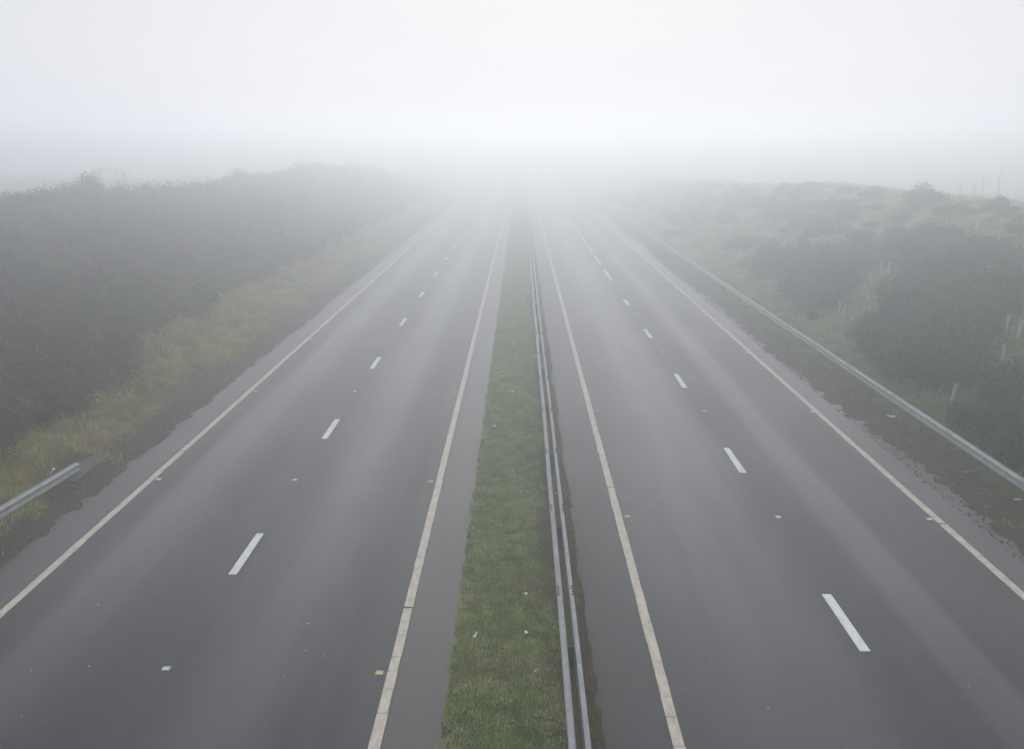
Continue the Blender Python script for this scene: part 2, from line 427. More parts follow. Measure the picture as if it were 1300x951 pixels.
def dash(par, x, y0, y1):
    mb = MB(); j = lambda: random.uniform(-.008, .008)
    wd = 0.085
    mb.add([(x - wd + j(), y0 + j(), .001), (x + wd + j(), y0 + j(), .001), (x + wd + j(), y1 + j(), .001), (x - wd + j(), y1 + j(), .001)]
           , [])
    q = mb.v[-4:]
    mb.add([(a, b_, .006) for a, b_, _ in q], [])
    mb.f = [(4, 5, 6, 7), (0, 1, 5, 4), (1, 2, 6, 5), (2, 3, 7, 6), (3, 0, 4, 7)]
    mb.build('lane_mark', M['dash'], par)
for k in range(-1, 12): dash(roadL, -5.72, 17.6 + 9 * k, 19.65 + 9 * k)
for k in range(-1, 5): dash(roadR, 5.82, 14.75 + 9 * k, 16.85 + 9 * k)
for k in range(0, 9): dash(roadR, 5.82, 60.6 + 8.3 * k, 66.2 + 8.3 * k)

# ------------------------------------------------------------------ reflective road studs
def stud_proto(refl, nm):
    root = empty('road_stud', (0, 0, 0))
    mb = MB()
    mb.loft([[(-.065, -.055, 0), (.065, -.055, 0), (.065, .055, 0), (-.065, .055, 0)],
             [(-.058, -.045, .012), (.058, -.045, .012), (.058, .045, .012), (-.058, .045, .012)],
             [(-.045, -.018, .026), (.045, -.018, .026), (.045, .018, .026), (-.045, .018, .026)]])
    mb.build('housing', M['stud_base'], root)
    for s in (-1, 1):
        mb = MB()
        y0, y1 = (-.048, -.020) if s < 0 else (.020, .048)
        lo = .0125 if s < 0 else .0265
        hi = .0265 if s < 0 else .0125
        mb.add([(-.05, y0, lo), (.05, y0, lo), (.05, y1, hi), (-.05, y1, hi),
                (-.05, y0, lo + .006), (.05, y0, lo + .006), (.05, y1, hi + .006), (-.05, y1, hi + .006)],
               [(0, 3, 2, 1), (4, 5, 6, 7), (0, 1, 5, 4), (1, 2, 6, 5), (2, 3, 7, 6), (3, 0, 4, 7)])
        mb.build('reflector', refl, root)
    return root
ordn = ['nearest', 'second nearest', 'third nearest', 'fourth nearest', 'fifth nearest', 'sixth nearest', 'seventh nearest', 'eighth nearest']
pw, py_ = stud_proto(M['stud_white'], 'w'), stud_proto(M['stud_yellow'], 'y')
used = set()
def stud(proto, x, y, label, group):
    o = proto if proto.name not in used else copy_tree(proto)
    used.add(o.name)
    o.location = (x, y, 0.001); o.rotation_euler.z = random.uniform(-.06, .06)
    tag(o, label, 'road stud', group)
rows = [(pw, -5.76, 14.1, 'white', 'on the lane line of the left carriageway'),
        (py_, -2.27, 14.0, 'amber', 'beside the grass side edge line of the left carriageway'),
        (pw, -9.25, 23.1, 'white', 'beside the outer edge line of the left carriageway'),
        (pw, 5.93, 20.7, 'white', 'on the lane line of the right carriageway'),
        (py_, 2.47, 20.7, 'amber', 'beside the barrier side edge line of the right carriageway'),
        (pw, 9.35, 20.6, 'white', 'beside the outer edge line of the right carriageway')]
for proto, x, y0, colr, where in rows:
    for k in range(6):
        lab = '%s %s road stud %s' % (ordn[k], colr, where)
        stud(proto, x, y0 + 9 * k, lab, '%s road studs %s' % (colr, where))

# ------------------------------------------------------------------ safety barriers
WP = [(0, .31), (.004, .285), (.030, .268), (.068, .252), (.080, .240), (.081, .212), (.068, .200), (.022, .172), (.014, .155),
      (.022, .138), (.068, .110), (.081, .098), (.080, .070), (.068, .058), (.030, .042), (.004, .025), (0, 0)]
def wbeam(name, par, path, side, base, mat):
    """path: list of (x, y, dz); the corrugation bulges towards side (+1/-1 in x)"""
    mb = MB(); th = 0.004
    rings = []
    for (x, y, dz) in path:
        out = [(x + side * u, y, base + v_ + dz) for u, v_ in WP]
        inn = [(x + side * (u - th), y, base + v_ + dz) for u, v_ in WP][::-1]
        rings.append(out + inn)
    mb.loft(rings)
    return mb.build(name, mat, par, smooth=False)
def post_mesh(h, deep=0.35):
    mb = MB(); a = .05; t = .006     # Z section post
    mb.box(-t / 2, t / 2, -.055, .055, -deep, h)
    mb.box(-a, -t / 2, -.055, -.055 + t, -deep, h)
    mb.box(t / 2, a, .055 - t, .055, -deep, h)
    return mb.mesh('post', M['galv_dull'])
def bolt_mesh(side):
    mb = MB()
    mb.tube([(side * .050, 0, .250), (side * .072, 0, .276)], .014, 6)
    return mb.mesh('bolt', M['bolt'])
BOLTS = (-.16, -.05, .07, .17)

# central reserve: two beams back to back
cb = empty('safety_barrier', (0.80, 12, 0.03))
tag(cb, 'double steel crash barrier running along the grass central reserve', 'crash barrier')
def wob(y, s): return 0.006 * math.sin(y * 0.5 + s) + 0.01 * math.sin(y * 0.13 + 2 * s)
ysb = [-14 + 2 * k for k in range(0, 95)]
base = 0.30
for s in (-1, 1):
    wbeam('beam', cb, [(s * 0.065 + wob(y, 0) * .8, y, wob(y, s) * .6) for y in ysb], s, base, M['galv'])
bm_ = {s: bolt_mesh(s) for s in (-1, 1)}
for k in range(0, 7):
    for s in (-1, 1):
        for dy in BOLTS:
            y = 3.75 + 4 * k + dy
            link_mesh('bolt', bm_[s], cb, (s * 0.065 + wob(y, 0) * .8, y, base + wob(y, s) * .6))
# posts with a wide spacer plate between the beams
mbp = MB(); mbp.box(-.058, .058, -.006, .006, -.35, .57); mbp.box(-.058, -.052, .006, .06, -.35, .57); mbp.box(.052, .058, -.06, -.006, -.35, .57)
pm = mbp.mesh('post', M['galv_dull'])
for k in range(-2, 34):
    link_mesh('post', pm, cb, (0, 1.8 + 4.8 * k, 0))

# right verge barrier
rb = empty('safety_barrier', (11.80, 12, 0.1))
tag(rb, 'single steel crash barrier along the foot of the right hand bank', 'crash barrier')
wbeam('beam', rb, [(wob(y, 3) * 1.5, y, wob(y, 1) * .8) for y in ysb[:70]], -1, 0.31, M['galv'])
pm2 = post_mesh(0.62)
for k in range(-3, 32): link_mesh('post', pm2, rb, (0.06, 3.2 + 4 * k, 0))
bmr = bolt_mesh(-1)
for k in range(1, 9):
    for dy in BOLTS:
        y = 5.2 + 4 * k + dy
        link_mesh('bolt', bmr, rb, (wob(y, 3) * 1.5, y, 0.31 + wob(y, 1) * .8))

# left verge barrier with ramped end
lb = empty('safety_barrier', (-11.42, 12, 0.08))
tag(lb, 'short steel crash barrier ending in a ramp on the left gravel verge', 'crash barrier')
pth = [(0, y, 0) for y in (-20, -14, -8, -2, 2, 4, 5.5)] + [(0, 7.0, -.05), (0.0, 8.5, -.13), (0.0, 10.0, -.22), (0.0, 11.3, -.29)]
wbeam('beam', lb, pth, 1, 0.31, M['galv'])
for y in (-18, -14.8, -11.6, -8.4, -5.2, -2, 1.2, 4.4): link_mesh('post', pm2, lb, (-0.06, y, 0))
for y, h in ((7.3, .52), (9.2, .42)):
    link_mesh('post', post_mesh(h), lb, (-0.06, y, 0))
mb = MB()
mb.loft([[(-.30, 10.6, -.3), (.30, 10.6, -.3), (.30, 10.6, .06), (-.30, 10.6, .06)],
         [(-.30, 11.2, -.3), (.30, 11.2, -.3), (.30, 11.2, .08), (-.30, 11.2, .08)],
         [(-.22, 13.0, -.3), (.20, 13.0, -.3), (.20, 13.0, .02), (-.22, 13.0, .02)]])
mb.build('anchor_block', M['concrete'], lb, bevel=0.012)
# white marker tube beside it
q = at(63, 603)
mb = MB()
mb.tube([(0, 0, -.2), (0.01, 0, .22)], [.032, .032], 12)
mk = empty('marker_post', (q.x, q.y, q.z)); mb.build('tube', M['litter'], mk)
mb = MB(); mb.tube([(0.01, 0, .221), (0.012, 0, .235)], [.036, .030], 12); mb.build('cap', M['litter'], mk)
mk.rotation_euler = (0.2, R(38), 0)
tag(mk, 'short white marker tube leaning beside the ramped barrier end', 'marker post')

# ------------------------------------------------------------------ grass (uncountable)
def blades(xy, h, wd, lean, rnd_pow=1.0, clump=0.0):
    n = len(xy)
    z = ground_z(xy[:, 0], xy[:, 1])
    az = rng.uniform(0, 2 * np.pi, n); la = np.abs(rng.normal(0, lean, n)); az2 = rng.uniform(0, 2 * np.pi, n)
    hh = h * rng.uniform(0.5, 1.35, n); ww = wd * rng.uniform(0.6, 1.3, n)
    d = np.stack([np.cos(az), np.sin(az), np.zeros(n)], -1) * (ww / 2)[:, None]
    base = np.stack([xy[:, 0], xy[:, 1], z - 0.01], -1)
    tip = base + np.stack([np.cos(az2) * np.sin(la) * hh, np.sin(az2) * np.sin(la) * hh, np.cos(la) * hh + 0.01], -1)
    return np.stack([base - d, base + d, tip], 1)
def hue(T, sc, seed, k=0.5):
    c = T[:, 0]
    v = 0.5 + 0.5 * (0.6 * vn(c[:, 0], c[:, 1], sc, seed) + 0.5 * vn(c[:, 0], c[:, 1], sc * .35, seed + 1)) * 1.4
    return np.clip((1 - k) * rng.uniform(0, 1, len(T)) + k * v, 0, 1)
def scatter(x0, x1, y0, y1, dens):
    n = int((x1 - x0) * (y1 - y0) * dens)
    return np.stack([rng.uniform(x0, x1, n), rng.uniform(y0, y1, n)], -1)
def prob(xy, p): return xy[rng.uniform(0, 1, len(xy)) < p]

# central reserve
T = []; TT = []
for (y0, y1, dens, h, wd) in ((7, 22, 4200, .055, .007), (22, 38, 2200, .055, .010), (38, 65, 900, .06, .016), (65, 120, 300, .07, .03)):
    q = scatter(-1.2, 1.25, y0, y1, dens)
    e = 0.05 * vn(q[:, 0], q[:, 1], 0.5, 31) + 0.03 * vn(q[:, 0], q[:, 1], .15, 32)
    q = q[(q[:, 0] > -1.16 + e)]
    thin = sst(0.35, 0.70, q[:, 0] + 0.25 * vn(q[:, 0], q[:, 1], 0.8, 33))
    u = rng.uniform(0, 1, len(q))
    gg = q[u > thin * 0.93]; dd = q[(u <= thin) & (rng.uniform(0, 1, len(q)) < 0.42)]
    tall = 1.1 + 0.7 * vn(gg[:, 0], gg[:, 1], 0.28, 34) + .4 * vn(gg[:, 0], gg[:, 1], .1, 35)
    T.append(blades(gg, h * tall, wd, 0.75)); TT.append(blades(dd, h * .7, wd, 1.1))
T = np.concatenate(T); TT = np.concatenate(TT)
tag(link_mesh('reserve_grass', tri_mesh('reserve_grass', T, hue(T, .22, 61, .5), M['lawn'])), 'short green grass covering the central reserve', 'grass', kind='stuff')
tag(link_mesh('dead_grass', tri_mesh('dead_grass', TT, hue(TT, .4, 63), M['thatch'])), 'brown dead grass under and beside the central barrier', 'dead grass', kind='stuff')
# left verge
T = []
for (y0, y1, dens, h, wd) in ((12, 34, 1000, .17, .014), (34, 60, 520, .20, .022), (60, 140, 130, .22, .045)):
    q = scatter(-16.5, -10.5, y0, y1, dens)
    k = sst(-11.2, -12.6, q[:, 0] + 0.8 * vn(q[:, 0], q[:, 1], 1.5, 41) + .4 * vn(q[:, 0], q[:, 1], .4, 42))
    k = np.maximum(k, 0.03); q = q[rng.uniform(0, 1, len(q)) < k]
    tall = 1 + 0.75 * vn(q[:, 0], q[:, 1], 0.4, 43)
    T.append(blades(q, h * tall, wd, 0.7))
T = np.concatenate(T)
tag(link_mesh('verge_grass', tri_mesh('verge_grass', T, hue(T, .5, 65, .6), M['verge'])), 'rough green and straw grass on the left verge below the thicket', 'grass', kind='stuff')
# right bank
T = []
for (y0, y1, dens, h, wd) in ((16, 36, 520, .16, .013), (36, 62, 300, .20, .022), (62, 150, 90, .26, .05)):
    q = scatter(10.6, 30, y0, y1, dens)
    k = np.where(q[:, 0] < 12.4, 0.03 + 0.75 * sst(.05, .5, vn(q[:, 0], q[:, 1], .55, 55) + .5 * vn(q[:, 0], q[:, 1], .2, 56)) * sst(10.6, 11.2, q[:, 0]) + 0.94 * sst(11.4, 12.3, q[:, 0] + .7 * vn(q[:, 0], q[:, 1], 1.2, 51)), 1)
    k = k * (0.65 + 0.35 * vn(q[:, 0], q[:, 1], .7, 52))
    q = q[rng.uniform(0, 1, len(q)) < k]
    hh = h * np.where(q[:, 0] < 12.2, 0.45, 1.0) * (1 + 0.5 * vn(q[:, 0], q[:, 1], 0.6, 53))
    T.append(blades(q, hh, wd, 0.6))
T = np.concatenate(T)
tag(link_mesh('bank_grass', tri_mesh('bank_grass', T, hue(T, .8, 67, .7), M['bank'])), 'long pale green grass covering the right hand bank', 'grass', kind='stuff')

# ------------------------------------------------------------------ bushes
def leaf_cloud(n, blobs, size, twig=0.35, up=0.0, r=rng):
    """leaves and twigs through a few overlapping ellipsoids; blobs: (cx,cy,cz,rx,ry,rz)"""
    bl = np.array(blobs, float); vol = (bl[:, 3] * bl[:, 4] * bl[:, 5]) ** (2 / 3); 
    i = r.choice(len(bl), n, p=vol / vol.sum())
    d = r.normal(0, 1, (n, 3)); d /= np.linalg.norm(d, axis=1)[:, None]
    rad = r.uniform(0, 1, n) ** 0.33
    # uneven outline
    lump = 1 + 0.24 * np.sin(d[:, 0] * 7 + i * 1.3) * np.sin(d[:, 1] * 6 + i) + 0.10 * np.sin(d[:, 2] * 11 + d[:, 0] * 9 + i * 2.1)
    fly = np.where(r.uniform(0, 1, n) < 0.13, r.uniform(1.0, 1.32, n), 1.0)
    c = bl[i, :3] + d * (rad * lump * fly)[:, None] * bl[i, 3:]
    o = d * 0.9 + r.normal(0, 0.8, (n, 3)) + np.array([0, 0, 0.35 + up]); o /= np.linalg.norm(o, axis=1)[:, None]
    s_ = np.cross(o, r.normal(0, 1, (n, 3))); s_ /= np.linalg.norm(s_, axis=1)[:, None]
    istw = r.uniform(0, 1, n) < twig
    tint = r.uniform(0, 1, len(bl))[i]
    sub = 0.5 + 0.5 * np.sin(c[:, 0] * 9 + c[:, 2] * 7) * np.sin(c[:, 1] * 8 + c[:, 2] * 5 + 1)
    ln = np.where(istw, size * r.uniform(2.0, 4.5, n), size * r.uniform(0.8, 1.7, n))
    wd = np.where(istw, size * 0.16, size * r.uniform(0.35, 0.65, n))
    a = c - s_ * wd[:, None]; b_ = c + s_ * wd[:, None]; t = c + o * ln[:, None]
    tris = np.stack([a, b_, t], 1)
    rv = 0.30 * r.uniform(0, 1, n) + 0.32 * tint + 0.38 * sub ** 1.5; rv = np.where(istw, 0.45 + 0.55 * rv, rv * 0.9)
    return tris, rv
def make_stems(mb, n, rad, h, r):
    for k in range(n):
        a = r.uniform(0, 2 * math.pi); q = r.uniform(.2, .8) * rad
        x, y = math.cos(a) * q, math.sin(a) * q
        mb.tube([(x * .15, y * .15, -.25), (x * .5, y * .5, h * .35), (x, y, h * .8)], [.028, .018, .006], 5)

# seven shrub shapes, about 1 m radius, base at 0
SH = []
rr = np.random.default_rng(3)
for k in range(7):
    blobs = []
    for j in range(rr.integers(5, 9)):
        a = rr.uniform(0, 2 * np.pi); q = rr.uniform(0.1, 0.72)
        s = rr.uniform(0.34, 0.62)
        blobs.append((math.cos(a) * q, math.sin(a) * q, rr.uniform(0.30, 0.95) - q * .25, s, s, s * rr.uniform(.8, 1.15)))
    blobs.append((0, 0, 0.35, 0.8, 0.8, 0.45))
    t, rv = leaf_cloud(9000, blobs, 0.050, 0.3, 0.25, rr)
    t[:, :, 2] = np.maximum(t[:, :, 2], -0.12)
    me = tri_mesh('foliage', t, rv, M['gorse'])
    mb = MB(); make_stems(mb, 6, 0.8, 1.1, rr); st = mb.mesh('stem', M['bark'], smooth=True)
    SH.append((me, st))
def shrub(name, x, y, s, label, cat, group=None, k=None, sz=None, sink=.05):
    k = random.randrange(7) if k is None else k
    o = empty(name, (x, y, gz(x, y) - sink), random.uniform(0, 6.28))
    o.scale = (s, s * random.uniform(.85, 1.15), (sz or s) )
    link_mesh('foliage', SH[k][0], o); link_mesh('stem', SH[k][1], o)
    return tag(o, label, cat, group)

# right bank shrubs: foot pixel, radius in metres
big = [
 (1178, 488, 1.35, 'large dark gorse bush with two tree guards at its left foot'),
 (1128, 462, 1.15, 'dark gorse bush at the lower left end of the big gorse mass'),
 (1215, 470, 1.45, 'tall dark gorse bush in the middle of the lower bank mass'),
 (1095, 432, 0.75, 'small round gorse bush beside the grass gap on the bank'),
 (1262, 560, 1.05, 'lowest dark bush close to the right barrier'),
 (1296, 590, 1.15, 'bush cut off by the right edge beside the barrier'),
 (1290, 525, 1.25, 'brown tipped bush above the lowest bush near the barrier'),
 (1235, 540, 0.75, 'low bush with reddish leaf litter near the barrier'),
 (1165, 425, 1.5, 'broad dark gorse bush on mid bank behind the big mass'),
 (1210, 420, 1.6, 'dark gorse bush left of the open grass with guards'),
 (1245, 405, 1.5, 'dark bush above the open grass at the right'),
 (1190, 375, 1.4, 'high bank gorse bush below the heather strip'),
 (1230, 365, 1.3, 'gorse bush below the pair of upper tree guards'),
 (1140, 380, 1.1, 'gorse bush on the right side of the diagonal grass gap'),
 (1285, 385, 1.3, 'bush at the photo edge above the open grass'),
 (1038, 392, 1.35, 'dark bush left of the diagonal grass gap near its foot'),
 (1010, 378, 1.2, 'low dark bush at the foot of the bank past the guards'),
 (1072, 372, 1.3, 'dark bush on the left side of the diagonal grass gap'),
 (1045, 350, 1.5, 'broad bush halfway up the bank left of the grass gap'),
 (1085, 345, 1.2, 'bush at the head of the diagonal grass gap'),
 (1008, 345, 1.3, 'misty bush low on the bank above a grassy foot'),
 (1180, 325, 1.3, 'misty bush high on the bank under the skyline bush'),
 (1215, 330, 1.3, 'misty bush on the upper bank left of two guards'),
 (1140, 320, 1.0, 'small misty bush high on the bank above the grass gap'),
]
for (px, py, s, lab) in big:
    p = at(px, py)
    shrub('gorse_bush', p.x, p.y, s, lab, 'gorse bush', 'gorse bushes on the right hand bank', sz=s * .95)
# companions that close the dark masses
mass = [(1150,478,.9),(1200,492,1.0),(1190,455,1.3),(1150,445,1.2),(1228,492,1.0),(1110,448,.8),(1180,408,1.3),(1225,440,1.2),(1275,548,.8),(1285,570,.8),
        (1262,400,1.1),(1208,392,1.3),(1165,388,1.2),(1205,352,1.2),(1245,345,1.1),(1055,385,1.0),(1022,365,1.1),(1058,362,1.2),(1028,340,1.2),(1068,335,1.1),
        (985,350,1.1),(990,335,1.2),(970,345,1.0),(1240,425,1.1),(1135,415,.9),(1298,560,.9),(1270,375,1.0),(1160,350,1.0),(1298,340,1.1),(1265,335,1.0)]
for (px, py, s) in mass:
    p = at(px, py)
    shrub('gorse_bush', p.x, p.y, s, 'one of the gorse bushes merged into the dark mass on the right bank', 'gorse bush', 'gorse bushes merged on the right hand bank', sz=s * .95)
rm = random.Random(31)
for k in range(34):
    y = rm.uniform(34, 62); x = rm.uniform(13.6, 19.5); s = rm.uniform(.3, .6)
    shrub('gorse_bush', x, y, s, 'one of the small gorse seedlings between big bushes on the right bank', 'gorse bush', 'small gorse seedlings on the right bank', sz=s * rm.uniform(1.0, 1.5))
# farther ones in the fog, scattered on the bank
rf = random.Random(8)
placed = []
tries = 0
while len(placed) < 75 and tries < 4000:
    tries += 1
    y = rf.uniform(60, 150); x = rf.uniform(14.2, 22.3)
    if any((x - a) ** 2 + (y - b_) ** 2 < 2.6 for a, b_ in placed): continue
    if vn(x, y, 6, 77) < -0.25: continue
    placed.append((x, y))
    shrub('gorse_bush', x, y, rf.uniform(.8, 1.35), 'one of the far gorse bushes fading into fog on the right bank', 'gorse bush', 'far gorse bushes fading into the fog', sz=rf.uniform(.65, 1.0))
rh = random.Random(12); hp = []
while len(hp) < 70:
    y = rh.uniform(36, 84); x = rh.uniform(18.2, 24.2)
    if any((x - a) ** 2 + (y - b_) ** 2 < 1.3 for a, b_ in hp): continue
    hp.append((x, y)); s = rh.uniform(.5, .95)
    shrub('heather_clump', x, y, s, 'one of the low scrubby clumps covering the top of the right bank', 'heather', 'low scrubby clumps on top of the right bank', sz=s * rh.uniform(.35, .6))
# skyline bush and low heather tufts on the right crest
p = at(1176, 262); shrub('skyline_bush', p.x, p.y, 1.15, 'lone bush breaking the skyline of the right bank', 'bush', sz=1.15)
p = at(1268, 268); shrub('skyline_bush', p.x, p.y, .7, 'small low bush on the skyline near the right edge', 'bush', sz=.6)

# bare saplings on the right skyline
def sapling(px, py, h, lab, seed):
    r = random.Random(seed); p = at(px, py)
    root = empty('bare_sapling', (p.x, p.y, p.z))
    tr = MB(); pts = [(0, 0, -.2)]
    for k in range(1, 7): pts.append((pts[-1][0] + r.uniform(-.05, .05), pts[-1][1] + r.uniform(-.05, .05), h * k / 6))
    tr.tube(pts, [.014, .012, .010, .008, .006, .004, .002], 5); tr.build('trunk', M['bark'], root)
    br = MB()
    for k in range(12):
        t = r.uniform(.3, .95); i = int(t * 6); q = Vector(pts[min(i, 6)]); a = r.uniform(0, 6.28); l = (1 - t) * .55 + .15
        e = q + Vector((math.cos(a) * l, math.sin(a) * l, l * 1.3)); m_ = (q + e) / 2 + Vector((0, 0, -.04))
        br.tube([q, m_, e], [.004, .003, .0015], 4)
    br.build('branches', M['bark'], root)
    tag(root, lab, 'sapling', 'bare saplings on the right skyline')
sapling(1219, 252, 1.5, 'leftmost bare sapling on the right skyline', 1)
sapling(1236, 254, 1.2, 'second bare sapling from the left on the right skyline', 2)
sapling(1247, 255, 1.45, 'third bare sapling from the left on the right skyline', 3)
sapling(1266, 258, 1.9, 'tallest bare sapling on the right skyline nearest the edge', 4)

# ------------------------------------------------------------------ tree guards
gm = MB()
outer = [[(math.cos(2 * math.pi * k / 12) * .05, math.sin(2 * math.pi * k / 12) * .05, z) for k in range(12)] for z in (-.05, .2, .4, .60)]
rim = [(math.cos(2 * math.pi * k / 12) * .058, math.sin(2 * math.pi * k / 12) * .058, .605) for k in range(12)]
inn = [[(math.cos(2 * math.pi * k / 12) * .044, math.sin(2 * math.pi * k / 12) * .044, z) for k in range(12)] for z in (.605, .3)]
gm.loft(outer + [rim] + inn)
GT = gm.mesh('tube', M['guard'], smooth=True)
sm = MB(); sm.box(.056, .084, -.014, .014, -.3, .70); GS = sm.mesh('stake', M['stake'])
gd = [
 (1147, 472, 0, 'upright pale tree guard at the foot of the big gorse mass'),
 (1164, 473, .05, 'second tree guard just right of the one at the gorse foot'),
 (1190, 502, .45, 'tree guard leaning right below the large gorse bush'),
 (1208, 512, .15, 'tree guard in grass right of the leaning guard'),
 (1237, 478, 0, 'tree guard between the gorse mass and the lower right bushes'),
 (1272, 460, 0, 'tree guard in the open grass nearest its lower end'),
 (1275, 423, .18, 'slightly tilted tree guard at the top of the open grass'),
 (1292, 430, .1, 'tree guard near the right edge beside the tilted one'),
 (1248, 538, 0, 'tree guard half hidden in the lowest bushes'),
 (1055, 420, 0, 'lowest tree guard left of the small round gorse bush'),
 (1065, 399, 0, 'left one of two adjacent guards near the foot of the grass gap'),
 (1072, 401, 0, 'right one of two adjacent guards near the foot of the grass gap'),
 (1145, 400, 0, 'tree guard alone in a small clearing in the gorse'),
 (1173, 382, 0, 'left guard of a pair peeping out of mid bank gorse'),
 (1190, 382, .15, 'right guard of a pair peeping out of mid bank gorse'),
 (1236, 353, 0, 'left guard of the pair on the upper grass patch'),
 (1253, 358, 0, 'right guard of the pair on the upper grass patch'),
 (1291, 363, 0, 'tree guard by the photo edge on the upper bank'),
 (1246, 310, 0, 'left guard of the two highest on the bank'),
 (1267, 310, .1, 'right guard of the two highest on the bank'),
]
gap = [(1018,333),(1025,330),(1110,371),(1106,362),(1118,345),(1101,385),(1097,377),(1104,400),(1112,392),(1097,400),(1123,358),(1128,350),(1135,340),(1116,372),(1130,366),(1108,382)]
far = [(965,328),(902,314),(918,320),(981,300),(997,292),(952,272),(1019,284),(998,317),(918,336),(922,336),(927,335),(940,322),(955,300),(930,300),(1040,300),(1060,296)]
i = 0
def guard(px, py, tilt, lab, grp):
    p = at(px, py)
    o = empty('tree_guard', (p.x, p.y, p.z), random.uniform(0, 6.28))
    link_mesh('tube', GT, o); link_mesh('stake', GS, o)
    s = random.uniform(.92, 1.12); o.scale = (s * 1.1, s * 1.1, s)
    o.rotation_euler = (random.uniform(-.04, .04), tilt + random.uniform(-.03, .03), 0)
    tag(o, lab, 'tree guard', grp)
for px, py, t, lab in gd: guard(px, py, t, lab, 'tree guards on the right hand bank')
for px, py in gap: guard(px, py, 0, 'one of the tree guards crowded in the diagonal grass gap between the gorse', 'tree guards in the diagonal grass gap')
for px, py in far: guard(px, py, 0, 'one of the faint tree guards far along the right bank in fog', 'faint tree guards far along the right bank')

# ------------------------------------------------------------------ left thicket: one uncountable mass of bramble and scrub
T = []; RV = []
rt = np.random.default_rng(21)
foot = lambda y: np.interp(y, [10, 22, 27, 30, 36, 45, 60, 90, 160], [13.0, 13.9, 13.6, 13.5, 14.6, 15.0, 14.8, 14.9, 14.5])
lodf = [(12, 36, 1.0, 2100, .058), (36, 62, 1.15, 1300, .085), (62, 160, 1.6, 750, .16)]
for (y0, y1, step, n, size) in lodf:
    y = y0
    while y < y1:
        x = foot(y) + 0.45
        while x < 25.5:
            cx = -(x + rt.uniform(-.4, .4)); cy = y + rt.uniform(-.4, .4) * step
            s = rt.uniform(.65, 1.05) * (step ** .5)
            h = s * (rt.uniform(.7, 1.3) + .35 * float(vn(cx, cy, 3.0, 91))) * (0.72 if x < foot(y) + 1 else 1)
            z = gz(cx, cy)
            a = (cx, cy, z + h * .35, s, s, h * .8)
            b_ = (cx + rt.uniform(-.5, .5), cy + rt.uniform(-.5, .5), z + h * .75, s * .6, s * .6, h * .55)
            t, rv = leaf_cloud(n, [a, b_], size, 0.42, 0.2, rt)
            T.append(t); RV.append(rv)
            x += step * 1.05
        y += step
T = np.concatenate(T); RV = np.concatenate(RV)
print('thicket tris', len(T))
tag(link_mesh('bramble_thicket', tri_mesh('bramble_thicket', T, RV, M['thicket'])), 'dense dark bramble and scrub thicket covering the left bank', 'thicket', kind='stuff')
# bushes that stand out of the left skyline
for (px, py, s, lab) in [(30, 262, 1.35, 'dark bush on the left skyline at the photo edge'),
                         (105, 252, 1.35, 'rounded bush on the left skyline in front of the van'),
                         (290, 245, 1.5, 'faint bush on the left skyline right of the van'),
                         (400, 232, 1.8, 'faintest tall bush on the left skyline near the fog bank')]:
    d = Mc @ Vector(((px - 650) / F, -(py - 430.5) / F, -1)).normalized()
    t = -24.3 / d.x
    x, y = d.x * t, d.y * t
    zt = CAM.z + d.z * t
    o = shrub('skyline_bush', x, y, s, lab, 'bush', sz=s * .95, sink=.1)
    o.location.z = max(o.location.z, zt - .4) if zt - gz(x, y) < 1.6 else gz(x, y) + .3

# hedge behind the left bank
T = []; RV = []
for k in range(60):
    x = -34 - k * 1.6; y = 128 + 2 * math.sin(k * .2)
    z = gz(x, y); h = rt.uniform(.9, 1.3)
    t, rv = leaf_cloud(350, [(x, y, z + h * .4, 1.2, .8, h * .65)], .16, .3, .2, rt); T.append(t); RV.append(rv)
tag(link_mesh('field_hedge', tri_mesh('field_hedge', np.concatenate(T), np.concatenate(RV), M['hedge'])), 'faint low hedge across the field behind the left bank', 'hedge')

